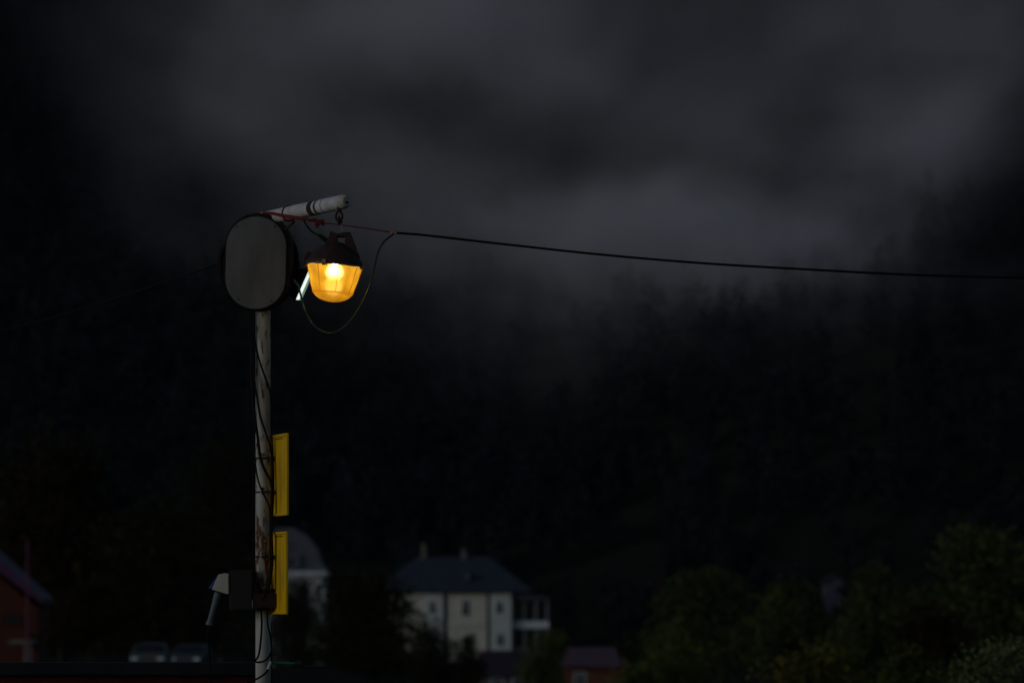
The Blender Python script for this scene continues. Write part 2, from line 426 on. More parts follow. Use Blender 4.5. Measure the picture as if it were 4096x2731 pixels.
def window(root, x0, x1, z0, z1, y, fw=.10, mull=True, m=None):
    """framed opening on a wall whose face is at y: frame part, pane sub-part"""
    mt = m or M_trim; m = MB(); d0, d1 = y - .07, y - .003
    m.bounds(x0 - fw, x1 + fw, d0, d1, z1, z1 + fw); m.bounds(x0 - fw - .05, x1 + fw + .05, d0 - .05, d1, z0 - fw, z0)
    m.bounds(x0 - fw, x0, d0, d1, z0, z1); m.bounds(x1, x1 + fw, d0, d1, z0, z1)
    if mull:
        xm = (x0 + x1) / 2; m.bounds(xm - .03, xm + .03, d0 + .02, d1, z0, z1)
        zm = z0 + (z1 - z0) * .68; m.bounds(x0, xm - .032, d0 + .02, d1, zm - .03, zm + .03); m.bounds(xm + .032, x1, d0 + .02, d1, zm - .03, zm + .03)
    f = m.build("window", mt, root)
    g = MB(); g.bounds(x0, x1, y - .025, y - .004, z0, z1)
    g.build("pane", M_glass, f)

# ---- the villa
Y0 = 520.0; s = Y0 / F
X = lambda px: (px - 2048) * s
Z = lambda py: CZ + (HY - py) * s
gz = ground_z(X(1850), Y0)
vil = empty("villa", (X(1800), Y0, gz), "cream two-storey villa with dark hipped slate roof and glazed side veranda", "house")
b = MB(); b.bounds(X(1545), X(2042), Y0, Y0 + 11, gz - .5, Z(2362)); b.build("wall", M_cream, vil)
for a, c in ((1962, 2044.5), (1690, 1772)):   # pale bays standing proud
    b = MB(); b.bounds(X(a), X(c), Y0 - .25, Y0 - .003, gz - .5, Z(2371.5)); b.build("corner_bay", M_palewall, vil)
for a in (1776, 1948):
    b = MB(); b.bounds(X(a), X(a) + .35, Y0 - .12, Y0 - .003, gz - .5, Z(2371.5)); b.build("downpipe", M_dark, vil)
for a, c in ((1543, 1689), (1789, 1946)):
    b = MB(); b.bounds(X(a), X(c), Y0 - .14, Y0 - .003, Z(2504), Z(2497)); b.build("string_course", M_cream, vil)
b = MB(); b.bounds(X(1535), X(2056), Y0 - .45, Y0 + 11.3, Z(2371), Z(2360)); b.build("cornice", M_chim, vil)
rf = hip_roof(X(1500), X(2130), Y0 - 1.0, Y0 + 12, Z(2359), Z(2222), (1660 - 1500) * s, (2130 - 1955) * s).build("roof", M_slate, vil)
for (a, c, t0, t1) in ((1680, 1701, 2260, 2182), (1843, 1863, 2240, 2204)):
    b = MB(); b.bounds(X(a), X(c), Y0 + 5, Y0 + 6, Z(t0), Z(t1)); b.bounds(X(a) - .08, X(c) + .08, Y0 + 4.9, Y0 + 6.1, Z(t1), Z(t1) + .15)
    b.tube([(X((a + c) / 2), Y0 + 5.5, Z(t1) + .15), (X((a + c) / 2), Y0 + 5.5, Z(t1) + .5)], .14, 8)
    b.build("chimney", M_chim, rf)
b = MB(); b.bounds(X(1858), X(1880), Y0 + .2, Y0 + 2.6, Z(2318), Z(2296))
b.prism([(X(1855), Y0 + .1, Z(2296)), (X(1883), Y0 + .1, Z(2296)), (X(1869), Y0 + .1, Z(2284))], (0, 2.6, 0)); b.build("dormer", M_zinc, rf)
window(vil, X(1848), X(1878), Z(2460), Z(2402), Y0); window(vil, X(1850), X(1880), Z(2600), Z(2545), Y0)
window(vil, X(1718), X(1740), Z(2450), Z(2405), Y0 - .25); window(vil, X(1988), X(2015), Z(2580), Z(2535), Y0 - .25)
window(vil, X(1985), X(2010), Z(2450), Z(2405), Y0 - .25)
window(vil, X(1615), X(1645), Z(2460), Z(2402), Y0)
# veranda wing
b = MB(); b.bounds(X(2046), X(2192), Y0 + 3.4, Y0 + 9, gz - .5, Z(2392)); b.build("wing_wall", M_palewall, vil)
b = MB(); b.bounds(X(2046), X(2196), Y0 + .6, Y0 + 3.39, Z(2511), Z(2484)); bal = b.build("balcony", M_trim, vil)
for a in (2048, 2095, 2142, 2188):
    b = MB(); b.bounds(X(a), X(a) + .16, Y0 + .7, Y0 + .86, Z(2483.5), Z(2394.5)); b.build("veranda_post", M_post, vil)
    b = MB(); b.bounds(X(a), X(a) + .28, Y0 + .7, Y0 + .95, gz - .5, Z(2511.5)); b.build("veranda_post", M_post, vil)
b = MB(); b.prism([(X(2046), Y0 + .4, Z(2394)), (X(2202), Y0 + .4, Z(2394)), (X(2190), Y0 + .4, Z(2386)), (X(2046), Y0 + .4, Z(2372))], (0, 3.2, 0)); b.build("veranda_roof", M_zinc, vil)
for a in (2058, 2103, 2150):
    g = MB(); g.bounds(X(a), X(a) + 1.0, Y0 + 3.33, Y0 + 3.395, Z(2480), Z(2402)); g.build("veranda_window", M_glass, vil)
    g = MB(); g.bounds(X(a), X(a) + 1.0, Y0 + 3.33, Y0 + 3.395, Z(2590), Z(2525)); g.build("veranda_door", M_glass, vil)

# ---- mansard house behind the signs
Y0 = 480.0; s = Y0 / F; gz = ground_z(X(1180), Y0)
mh = empty("mansard_house", (X(1180), Y0, gz), "pale house with grey mansard roof seen behind the yellow plates", "house")
b = MB(); b.bounds(X(1050), X(1298), Y0, Y0 + 8, gz - .5, Z(2300)); b.build("wall", M_palewall, mh)
b = MB(); b.bounds(X(1042), X(1306), Y0 - .3, Y0 + 8.3, Z(2299), Z(2284)); b.build("cornice", M_trim, mh)
prof = [(1308, 2283), (1284, 2252), (1264, 2190), (1216, 2136), (1172, 2110), (1100, 2110), (1060, 2190), (1040, 2283)]
b = MB(); prs = [(X(a), Y0 + .2, Z(c)) for a, c in prof]; b.prism(prs, (0, 7.6, 0)); rf = b.build("roof", M_zinc, mh)
b = MB(); b.bounds(X(1150), X(1200), Y0 - .15, Y0 + .19, Z(2270), Z(2215)); b.build("dormer", M_zinc, rf)
window(mh, X(1190), X(1225), Z(2400), Z(2340), Y0); window(mh, X(1110), X(1145), Z(2400), Z(2340), Y0); window(mh, X(1190), X(1225), Z(2540), Z(2480), Y0)

# ---- red house, photo's edge
Y0 = 250.0; s = Y0 / F; gz = ground_z(X(50), Y0)
rh = empty("red_house", (X(-60), Y0, gz), "red-walled house with steep plum tin roof and small dark window", "house")
b = MB(); b.prism([(X(-330), Y0, gz - .5), (X(150), Y0, gz - .5), (X(150), Y0, Z(2430)), (X(-90), Y0, Z(2235)), (X(-330), Y0, Z(2430))], (0, 6, 0)); b.build("wall", M_redwall, rh)
b = MB()
b.prism([(X(-90), Y0 - .7, Z(2160)), (X(172), Y0 - .7, Z(2395)), (X(172), Y0 - .7, Z(2412)), (X(-90), Y0 - .7, Z(2222))], (0, 7.4, 0))
b.prism([(X(-90) - .003, Y0 - .7, Z(2160)), (X(-352), Y0 - .7, Z(2395)), (X(-352), Y0 - .7, Z(2412)), (X(-90) - .003, Y0 - .7, Z(2222))], (0, 7.4, 0))
b.build("roof", M_purple, rh)
window(rh, X(18), X(76), Z(2492), Z(2456), Y0, mull=False, m=M_rust)
b = MB(); b.bounds(X(60), X(152), Y0 - 3.2, Y0 - .01, Z(2572), Z(2555)); b.bounds(X(118), X(150), Y0 - 3.1, Y0 - 2.9, gz - .5, Z(2572.5)); b.build("porch", M_chim, rh)
b = MB(); p0 = P(110, 2640, 238); b.tube([(p0.x, 238, ground_z(p0.x, 238) - .3), P(110, 2330, 238), P(110, 2160, 238)], [.07, .06, .05], 10)
b.tube([P(110, 2160, 238), P(110, 2155, 238)], [.08, .02], 10)
tag(b.build("flag_pole", mat("maroon_paint", (.16, .03, .09), .5, vary=.2, scale=5)), "thin maroon pole standing in front of the red house", "pole")

# ---- orange-brick house with purple roof
Y0 = 350.0; s = Y0 / F; gz = ground_z(X(2380), Y0)
oh = empty("brick_house", (X(2380), Y0, gz), "low orange-brick house with mauve hipped roof beside the olive tree", "house")
b = MB(); b.bounds(X(2262), X(2500), Y0, Y0 + 6, gz - .5, Z(2664)); b.build("wall", M_orange, oh)
hip_roof(X(2244), X(2484), Y0 - .6, Y0 + 6.6, Z(2658), Z(2588), 30 * s, 20 * s).build("roof", M_plum2, oh)
window(oh, X(2300), X(2340), Z(2740), Z(2690), Y0)
b = MB(); b.bounds(X(2486), X(2506), Y0 + .5, Y0 + 1.2, gz - .4, Z(2634)); b.build("gable_stub", M_orange, oh)
# ---- low house under the villa
Y0 = 400.0; s = Y0 / F; gz = ground_z(X(2000), Y0)
lh = empty("low_house", (X(2000), Y0, gz), "low house with dark mauve roof and white windows directly below the villa", "house")
b = MB(); b.bounds(X(1900), X(2150), Y0, Y0 + 6, gz - .5, Z(2700)); b.build("wall", M_chim, lh)
hip_roof(X(1880), X(2165), Y0 - .6, Y0 + 6.6, Z(2696), Z(2600), 45 * s, 60 * s).build("roof", mat("dull_mauve_roof", (.06, .036, .05), .6, vary=.2, scale=1), lh)
window(lh, X(1968), X(2008), Z(2760), Z(2712), Y0, fw=.16); window(lh, X(2055), X(2125), Z(2760), Z(2712), Y0, fw=.16)
# ---- faint lilac house up the slope
Y0 = 618.0; s = Y0 / F; gz = ground_z(X(3335), Y0)
fh = empty("lilac_house", (X(3335), Y0, gz), "faint small lilac gable showing above the slope's green trees", "house")
b = MB(); b.prism([(X(3300), Y0, gz - .5), (X(3370), Y0, gz - .5), (X(3370), Y0, Z(2325)), (X(3335), Y0, Z(2296)), (X(3300), Y0, Z(2325))], (0, 5, 0)); b.build("wall", mat("lilac_render", (.14, .12, .18), .9, vary=.1, scale=1), fh)
b = MB()
for sgn in (-1, 1):
    b.prism([(X(3335) + sgn * .003, Y0 - .4, Z(2290)), (X(3335 + sgn * 44), Y0 - .4, Z(2326)), (X(3335 + sgn * 44), Y0 - .4, Z(2331)), (X(3335) + sgn * .003, Y0 - .4, Z(2296))], (0, 5.8, 0))
b.build("roof", M_slate, fh)

# ================================================================ CARS
def car(px, Y, rz, col, name, label):
    x = (px - 2048) / F * Y; g0 = ground_z(x, Y)
    root = empty(name, (x, Y, g0), label, "car", "cars parked below the post")
    body = [(-2.1, .35), (-2.15, .75), (-1.9, .95), (-1.0, 1.02), (-.45, 1.42), (.9, 1.45), (1.55, 1.05), (2.1, .98), (2.15, .4)]
    def loft(prof, hw, taper):
        n = len(prof); vs = []; 
        for sy, k in ((-1, 1), (1, 1)):
            for a, c in prof:
                ww = hw * (1 - taper * max(0, (c - .9)) / .55)
                vs.append((a, sy * ww, c))
        fs = [tuple(range(n)), tuple(range(n, 2 * n))[::-1]] + [(i, (i + 1) % n, (i + 1) % n + n, i + n) for i in range(n)]
        return vs, fs
    Mx = Matrix.Translation((x, Y, g0)) @ Matrix.Rotation(rz, 4, 'Z')
    def put(name, vs, fs, m, par=root, bev=0):
        q = MB(); q.add([Mx @ Vector(v) for v in vs], fs); return q.build(name, m, par, bevel=bev)
    bd = put("body", *loft(body, .87, .22), mat("car_paint", col, .25, vary=.05, scale=2), bev=.05)
    put("windscreen", [(-1.02, -.74, 1.04), (-1.02, .74, 1.04), (-.5, .62, 1.40), (-.5, -.62, 1.40), (-.9, -.7, 1.0), (-.9, .7, 1.0), (-.4, .6, 1.36), (-.4, -.6, 1.36)],
        [(0, 1, 2, 3), (4, 7, 6, 5), (0, 4, 5, 1), (1, 5, 6, 2), (2, 6, 7, 3), (3, 7, 4, 0)], M_glass)
    for sy in (-1, 1):
        q = MB(); q.box(Mx @ Vector((-2.1, sy * .62, .72)), (.14, .32, .15), Matrix.Rotation(rz, 3, 'Z')); q.build("headlight", M_trim, root, bevel=.02)
        for a in (-1.35, 1.35):
            q = MB(); ax = (Mx.to_3x3() @ Vector((0, 1, 0))); c = Mx @ Vector((a, sy * .80, .32))
            q.tube([c - ax * .11, c + ax * .11], .32, 20); wh = q.build("wheel", M_black, root)
            q = MB(); q.tube([c + ax * sy * .09, c + ax * sy * .125], .19, 16); q.build("rim", M_steel, wh)
    return root
car(605, 205, R(90), (.10, .105, .09), "parked_car", "beige-grey parked car facing the viewer below the broad dark tree")
car(768, 215, R(84), (.07, .078, .09), "parked_car", "blue-grey parked car facing the viewer, nearer the lamp post's foot")

# ================================================================ WALL AT THE FOOT OF THE POST
Yw = 41.2
wl = empty("boundary_wall", (P(400, 2731, Yw).x, Yw, 0), "low red-brown wall with dark flat coping behind the post", "wall")
b = MB(); b.bounds(P(-500, 0, Yw).x, P(1040, 0, Yw).x, Yw, Yw + .25, -.2, P(0, 2700, Yw).z); b.build("wall_face", mat("red_brown_wall", (.13, .04, .025), .9, vary=.4, scale=5), wl)
b = MB(); b.bounds(P(-500, 0, Yw).x, P(1045, 0, Yw).x, Yw - .18, Yw + .4, P(0, 2699, Yw).z, P(0, 2648, Yw).z); b.build("coping", mat("dark_coping", (.016, .02, .027), .6, spec=.1, vary=.4, scale=3), wl, bevel=.012)

# ================================================================ LAMP POST (pole + arm)
Yp = 40.0
px0 = P(1052, 0, Yp).x; rp = 30 / F * Yp
ztop = P(0, 868, Yp).z
lp = empty("lamp_post", (px0, Yp, 0), "rusty grey painted steel post with an arm reaching out over the lamp", "lamp post")
b = MB(); b.tube([(px0, Yp, 0), (px0, Yp, 2), (px0, Yp, 4), (px0, Yp, ztop)], rp, 32); b.build("pole", M_pole, lp)
A = P(1046, 877, 40.05); B = P(1372, 808, 38.62)
ax = (B - A).normalized(); rb = 29 / F * 38.6
prof_pts = [A, A.lerp(B, .3), A.lerp(B, .6), B, B + ax * .03, B + ax * .06, B + ax * .075]
b = MB(); b.tube(prof_pts, [rb * .96, rb, rb, rb, rb * .96, rb * .82, rb * .6], 28); arm = b.build("arm", mat("arm_paint", (.62, .66, .74), .6, col2=(.42, .38, .32), scale=5, lo=.4, hi=.7, bump=.15), lp)
b = MB()
for t, wd, q in ((.66, .045, 1.035), (.725, .018, 1.03), (.80, .006, 1.008)):
    c = A.lerp(B, t); b.tube([c - ax * wd, c + ax * wd], rb * q, 28)
b.build("weld_band", M_rust, lp)
b = MB(); c = B + ax * .0755 + Vector((0, 0, -.012)); b.tube([c, c + ax * .004], rb * .22, 16); b.build("end_hole_disc", M_dark, lp)  # solid disc, its dark colour stands for the shade inside the pipe
# gusset under the arm
b = MB(); g1 = P(1110, 950, 39.9); g2 = P(1175, 888, 39.55); g3 = P(1120, 885, 39.8)
b.tube([P(1085, 985, 39.98), g1, g2], [.012, .012, .012], 8); b.build("brace", M_rust, lp)
# hook shackle under the arm's end
b = MB()
hk = B + Vector((-.035, 0, -rb))
b.tube([hk + Vector((0, 0, .03)), hk + Vector((0, 0, -.02))], .02, 10)
ring = [hk + Vector((math.cos(a) * .030, 0, -.065 + math.sin(a) * .045)) for a in np.linspace(0, 2 * math.pi, 18)]
b.tube(ring, .010, 8, caps=False)
ring = [hk + Vector((0, math.cos(a) * .022, -.10 + math.sin(a) * .028)) for a in np.linspace(0, 2 * math.pi, 14)]
b.tube(ring, .012, 8, caps=False); b.box(hk + Vector((.01, 0, -.115)), (.045, .03, .025), Matrix.Rotation(.5, 3, 'Y'))
b.build("hook", M_rust, lp)
# ================================================================ ROUND-ENDED SIGN BOX
def px_shift(pts, dx, dy, dY): return [p + Vector((dx, dY, dy)) for p in pts]
sb = empty("sign_box", P(1024, 1050, 39.75), "upright grey oval plate with dark brown rim fixed at the post's top", "sign")
pl = stadium(1024, 1051, 240, 370, 39.70, R(1.5))
b = MB(); b.prism(pl, (0, .012, 0)); b.build("front_plate", M_plate, sb, bevel=.004)
b = MB(); cs = stadium(1030, 1047, 264, 392, 39.72, R(1.5)); b.prism(cs, (.02, .15, .0)); b.build("casing", M_brown, sb, bevel=.008)
for (a, c) in ((1087, 1204), (955, 1197), (1100, 905), (948, 905)):
    b = MB(); p = P(a, c, 39.695); b.tube([p, p + Vector((0, .01, 0))], .0085, 10); b.build("screw", M_brown, sb)
b = MB(); p = P(1146, 1082, 39.8); b.tube([p, p + Vector((.03, .12, -.005)), p + Vector((.08, .25, -.01))], .008, 8); b.build("bracket", M_rust, sb)

# coil of cable hung behind the sign box
b = MB(); rr_ = random.Random(5); c0 = P(1036, 1056, 40.2)
pts = []
turns = 9
for k in range(turns * 28):
    a = 2 * math.pi * k / 28; t = k / 28
    rad = .335 + .032 * math.sin(t * 2.3 + 1) + .018 * math.sin(a * 2 + t)
    pts.append(c0 + Vector((math.cos(a) * rad * 1.0, .035 * math.sin(t * 1.7) + .012 * math.sin(a * 3), math.sin(a) * rad * 1.02 - .02 * math.sin(t))))
b.tube(pts, .0135, 8)
tag(b.build("cable_coil", M_cable), "thick coil of black cable hung behind the oval plate", "cable")

# ================================================================ FLOODLIGHT
Yf = 39.85
fl = empty("floodlight", P(1200, 1140, Yf), "small black floodlight with a white-green glowing edge between plate and lamp", "floodlight")
f0 = P(1235, 1082, Yf); f1 = P(1184, 1198, Yf); u = (f1 - f0)
wv = Vector((.038, .20, .010))            # depth direction of the glass
back = Vector((-.075, .02, .035))
b = MB()
c = [f0 - u * .04, f1 + u * .04]
o1 = [c[0] - wv * .08, c[1] - wv * .08, c[1] + wv * 1.08, c[0] + wv * 1.08]
i1 = [f0.lerp(f1, .15) + back * 1.6, f0.lerp(f1, .85) + back * 1.6, f0.lerp(f1, .85) + back * 1.6 + wv * .9, f0.lerp(f1, .15) + back * 1.6 + wv * .9]
nn = u.cross(wv).normalized()
if nn.x < 0: nn = -nn   # outwards: to the side and down
o2 = [p - nn * .015 for p in o1]
o1 = [p - nn * .002 for p in o1]
b.add(o1 + o2 + i1, [(0, 1, 2, 3), (0, 4, 5, 1), (1, 5, 6, 2), (2, 6, 7, 3), (3, 7, 4, 0), (4, 8, 9, 5), (5, 9, 10, 6), (6, 10, 11, 7), (7, 11, 8, 4), (8, 11, 10, 9)])
b.build("housing", M_black, fl, bevel=.003)
b = MB(); b.prism([f0, f1, f1 + wv, f0 + wv], nn * .003); b.build("lamp_face", emit("floodlight_glow", (.86, 1.0, .92), 3.2), fl)
b = MB(); e0 = f0 + wv * .52 + nn * .0035; e1 = f1 + wv * .52 + nn * .0035
b.prism([e0, e1, e1 + wv * .44, e0 + wv * .44], nn * .002); b.build("diffuser_strip", emit("floodlight_strip", (.25, .34, .28), 2.0), fl)
b = MB(); q = f0.lerp(f1, .35) + back * 1.6; b.tube([q, q + Vector((-.05, .15, .02)), P(1150, 1120, 40.25), (px0 + rp * .8, 40.05, q.z - .02)], .016, 8); b.build("bracket", M_rust, fl)
b = MB(); b.box(f0.lerp(f1, .3) + back * 1.7 + Vector((-.02, .10, .01)), (.12, .10, .16), Matrix.Rotation(.42, 3, 'Y')); b.build("gear_box", M_black, fl, bevel=.01)

# ================================================================ THE LAMP
Yl = 38.6; sl = Yl / F
Lc = P(1340, 1052, Yl)                       # centre of the rim
tilt = Matrix.Rotation(R(4.5), 4, 'Y')       # leans clockwise in the view
ML = Matrix.Translation(Lc) @ tilt
lm = empty("street_lamp", Lc, "lit amber street lamp with brown dome hood hanging from the arm's end", "street lamp")
hood = [(.263, -.012), (.266, .006), (.250, .022), (.222, .060), (.190, .100), (.150, .135), (.110, .160), (.075, .178), (.05, .186)]
b = MB(); b.lathe(hood, 48, ML); b.build("hood", M_hood, lm, bevel=0)
b = MB(); b.lathe([(.262, -.030), (.273, -.030), (.274, -.013), (.262, -.0125)], 48, ML, closed=False)
for k in (2.95, 5.9, 4.4, 1.2):
    p = ML @ Vector((.272 * math.cos(k), .272 * math.sin(k), -.02)); b.box(p, (.035, .035, .05), Matrix.Rotation(k, 3, 'Z'))
b.build("rim", M_rim, lm)
# hinge hoop at the side
b = MB(); p = ML @ Vector((-.262, -.03, .03)); b.prism([p + Vector(q) for q in ((-.025, 0, -.07), (.005, 0, -.07), (.01, 0, -.02), (.045, 0, .045), (.02, 0, .055), (-.012, 0, .01))], (0, .04, 0)); b.build("latch", M_rust, lm)
# ribbed bowl, a single skin like the real moulding
b = MB(); n = 96; prof = [(.246, -.032), (.243, -.045), (.230, -.10), (.214, -.165), (.197, -.225), (.181, -.272), (.176, -.280), (.168, -.292), (.150, -.312), (.118, -.332), (.08, -.345), (.04, -.352), (.006, -.354)]
vs = []; 
for i, (r, z) in enumerate(prof):
    for k in range(n):
        a = 2 * math.pi * k / n
        ph = (k % 12) / 12.0
        fac = 1 + (-.020 * math.sin(ph * math.pi) + (.016 if k % 12 == 0 else 0)) * (1 if i < 6 else .25)
        vs.append(ML @ Vector((r * fac * math.cos(a + .18), r * fac * math.sin(a + .18), z)))
b.add(vs, [(i * n + k, i * n + (k + 1) % n, (i + 1) * n + (k + 1) % n, (i + 1) * n + k) for i in range(len(prof) - 1) for k in range(n)], True)
b.build("bowl", lamp_glass(), lm)
for k in range(8):
    a = .18 + k * math.pi / 4; b = MB(); cp, sp_ = math.cos(a), math.sin(a); da = .010
    q = [ML @ Vector((r_ * math.cos(a + t), r_ * math.sin(a + t), z_)) for r_, z_ in ((.2515, -.034), (.1845, -.270)) for t in (-da, da)]
    b.prism([q[0], q[1], q[3], q[2]], ML.to_3x3() @ Vector((cp * .004, sp_ * .004, 0))); b.build("bowl_rib", M_rib, lm)
b = MB(); b.lathe([(.1805, -.268), (.187, -.272), (.187, -.277), (.1795, -.281)], 64, ML, closed=False); b.build("bowl_ring", lamp_glass(), lm)
b = MB(); b.lathe([(.02, -.124), (.034, -.118), (.048, -.10), (.054, -.075), (.048, -.05), (.035, -.03), (.025, .0)], 32, ML)
bulb = b.build("bulb", emit("sodium_glow", (1.0, .84, .50), 62), lm)
b = MB(); b.lathe([(.004, -.262), (.04, -.258), (.060, -.24), (.068, -.19), (.060, -.150), (.042, -.139)], 32, ML)
b.build("bulb_envelope", emit("sodium_envelope", (1.0, .82, .42), 5), lm)
# white enamel reflector inside the hood
b = MB(); b.lathe([(.06, .02), (.16, .0), (.235, -.026)], 48, ML, closed=False); b.build("reflector", mat("enamel_reflector", (.7, .66, .55), .3), lm)
# gear bracket on top: two legs and a crosspiece with an opening between
def LP(px, py, dy=0.0): return P(px, py, Yl) + Vector((0, dy, 0))
b = MB()
d = Vector((0, .16, 0)); o_ = Vector((0, -.08, 0))
b.prism([LP(1323, 926) + o_, LP(1350, 938) + o_, LP(1350, 985) + o_, LP(1304, 985) + o_], d)
b.prism([LP(1350.3, 938) + o_, LP(1380, 931) + o_, LP(1380, 949) + o_, LP(1350.3, 948) + o_], d)
b.prism([LP(1380.3, 931) + o_, LP(1403, 931) + o_, LP(1442, 1035) + o_, LP(1428, 1036) + o_, LP(1384, 985) + o_, LP(1380.3, 970) + o_], d)
b.build("gear_bracket", M_hood, lm, bevel=.003)
b = MB(); b.tube([LP(1318, 972, -.03), LP(1295, 955, -.02), LP(1277, 942, .0)], [.022, .02, .016], 12); b.build("cable_gland", M_black, lm)
# thin wire that holds it
b = MB(); b.tube(spline([hk + Vector((.02, 0, -.12)), LP(1367, 900), LP(1367, 933)]), .0016, 6); b.build("suspension_wire", M_steel, lm)

# ================================================================ CABLES AND ROPES
def cable(name, pts, r, m, label, cat="cable", n=8, group=None, tw=0):
    b = MB(); q = spline([P(*p) for p in pts], 8)
    b.tube(q, r, n)
    return tag(b.build(name, m), label, cat, group)
cable("lamp_cable", [(1206, 866, 39.35), (1216, 884, 39.2), (1236, 915, 39.0), (1256, 932, 38.8), (1280, 944, 38.6)], .009, M_cable, "short black cable dropping from the arm into the lamp's hood")
cable("slack_cable", [(1176, 1120, 39.45), (1192, 1142, 39.25), (1203, 1180, 39.0), (1214, 1222, 38.9), (1232, 1268, 38.9), (1262, 1308, 38.9), (1298, 1329, 38.9), (1330, 1332, 38.9), (1368, 1316, 38.9), (1408, 1274, 38.9), (1446, 1215, 38.9), (1476, 1150, 38.9), (1496, 1080, 38.95), (1511, 1015, 39.0), (1532, 972, 39.05), (1556, 949, 39.05), (1577, 934, 39.05)],
      .0098, mat("shiny_green_lit_sheath", (.03, .05, .04), .22, spec=.5), "black cable hanging in a deep slack loop around the lamp")  # the floodlight's greenish shine is put into this sheath colour
cable("overhead_cable", [(1572, 931, 39.05), (1700, 941, 39.1), (2000, 975, 39.2), (2400, 1018, 39.2), (2800, 1052, 39.3), (3200, 1076, 39.4), (3650, 1099, 39.4), (4100, 1111, 39.5), (4700, 1117, 39.6)], .0112, M_cable, "long black overhead cable running from the pink knot out of the photo")
# the red rope: three strands round the arm, a knot, then a single strand
rp_root = empty("rope", P(1240, 885, 39.2), "red rope wound round the arm and knotted, tying off the overhead cable", "rope")
b = MB()
b.tube(spline([P(1052, 850, 39.93), P(1085, 850, 39.7), P(1130, 858, 39.5), P(1190, 868, 39.25), P(1240, 878, 39.2), P(1266, 884, 39.2)]), .0065, 8)
b.tube(spline([P(1052, 854, 39.9), P(1090, 857, 39.66), P(1140, 866, 39.45), P(1200, 876, 39.2), P(1245, 884, 39.2), P(1268, 888, 39.2)]), .006, 8)
b.tube(spline([P(1070, 849, 39.8), P(1110, 862, 39.55), P(1160, 872, 39.35), P(1220, 880, 39.2), P(1262, 876, 39.2), P(1272, 886, 39.2)]), .0055, 8)
c = A.lerp(B, .345); up_ = Vector((0, 0, 1)) - ax * ax.z; up_.normalize(); sd = ax.cross(up_)
for k in range(4):
    cc = c + ax * (k * .012 - .02)
    b.tube([cc + (up_ * math.cos(a) + sd * math.sin(a)) * (rb + .004 + .002 * (k % 2)) + ax * (.012 * math.sin(a * 1 + k)) for a in np.linspace(0, 2 * math.pi, 22)], .0055, 6, caps=False)
b.build("winding", M_red, rp_root)
b = MB(); kc = P(1278, 890, 39.2); q = []
for k in range(60):
    a = k / 60 * 2 * math.pi * 3
    q.append(kc + Vector((.030 * math.sin(a) + .012 * math.cos(2.3 * a), .018 * math.cos(a * 1.3), .022 * math.sin(1.7 * a + .5))))
b.tube(q, .0075, 7); b.tube(spline([kc + Vector((-.02, -.01, 0)), kc + Vector((-.03, -.02, -.03)), kc + Vector((-.01, -.02, -.05))]), .009, 7); b.build("knot", M_red, rp_root)
b = MB(); b.tube(spline([P(1285, 890, 39.2), P(1360, 900, 39.15), P(1450, 912, 39.1), P(1575, 931, 39.05)]), [.0062] * 25, 7); b.build("strand", M_red, rp_root)
b = MB(); kc = P(1577, 932, 39.03); q = []
for k in range(46):
    a = k / 46 * 2 * math.pi * 2.5
    q.append(kc + Vector((.022 * math.sin(a) + .010 * math.cos(2.1 * a), .014 * math.cos(a * 1.3) - .008, .013 * math.sin(1.6 * a + .5))))
b.tube(q, .0072, 7); b.build("end_knot", M_pink, rp_root); rp_root.children[-1]['label'] = "pale pink frayed end knot"
cable("service_wire", [(905, 1046, 40.3), (869, 1055, 41), (612, 1145, 46), (344, 1229, 52), (115, 1296, 57), (-200, 1375, 64)], .0085, M_cable, "thin dark wire running down from the oval plate towards the dark hillside trees")
GP = "black cables running down the post"
rc = .0095
cable("post_cable", [(985, 1236, 39.95), (1008, 1240, 39.92), (1016, 1330, 39.9), (1024, 1385, 39.88), (1040, 1450, 39.86), (1062, 1512, 39.86), (1080, 1565, 39.9), (1085, 1640, 39.95), (1084, 1700, 39.95), (1088, 1760, 39.9), (1092, 1850, 39.86), (1094, 1950, 39.84), (1090, 2060, 39.84), (1086, 2180, 39.84), (1080, 2300, 39.84), (1070, 2400, 39.82)], rc, M_cable, "black cable crossing the post furthest up, just below the oval plate", group=GP)
cable("post_cable", [(1012, 1236, 39.95), (1012, 1400, 39.93), (1018, 1520, 39.9), (1030, 1600, 39.87), (1040, 1660, 39.85), (1060, 1722, 39.84), (1078, 1775, 39.84), (1087, 1830, 39.84), (1091, 1900, 39.82), (1090, 2000, 39.82), (1083, 2100, 39.82), (1084, 2250, 39.82), (1060, 2380, 39.82)], rc, M_cable, "black cable crossing the post beside the upper yellow plate's top", group=GP)
cable("post_cable", [(1004, 1236, 39.95), (1008, 1500, 39.93), (1018, 1660, 39.9), (1030, 1740, 39.87), (1042, 1830, 39.84), (1062, 1885, 39.82), (1084, 1930, 39.81), (1088, 2000, 39.8), (1086, 2120, 39.8), (1088, 2260, 39.8), (1072, 2360, 39.8)], rc * 1.4, M_cable, "thickest black cable, crossing the post beside the upper yellow plate's middle", group=GP)
cable("post_cable", [(996, 1236, 39.95), (1003, 1500, 39.95), (1016, 1750, 39.93), (1022, 1860, 39.9), (1036, 1932, 39.86), (1060, 1988, 39.84), (1078, 2035, 39.82), (1081, 2150, 39.8), (1079, 2300, 39.8), (1050, 2400, 39.8)], rc * .9, M_cable, "black cable crossing the post lowest, level with the upper yellow plate's foot", group=GP)
cable("post_cable", [(932, 1215, 39.98), (958, 1330, 39.98), (980, 1450, 39.98), (998, 1600, 39.97), (1010, 1800, 39.97), (1013, 2050, 39.95), (1018, 2290, 39.9), (1030, 2380, 39.85)], .005, M_cable, "thinnest black wire hanging clear of the post on the side away from the plates", group=GP)
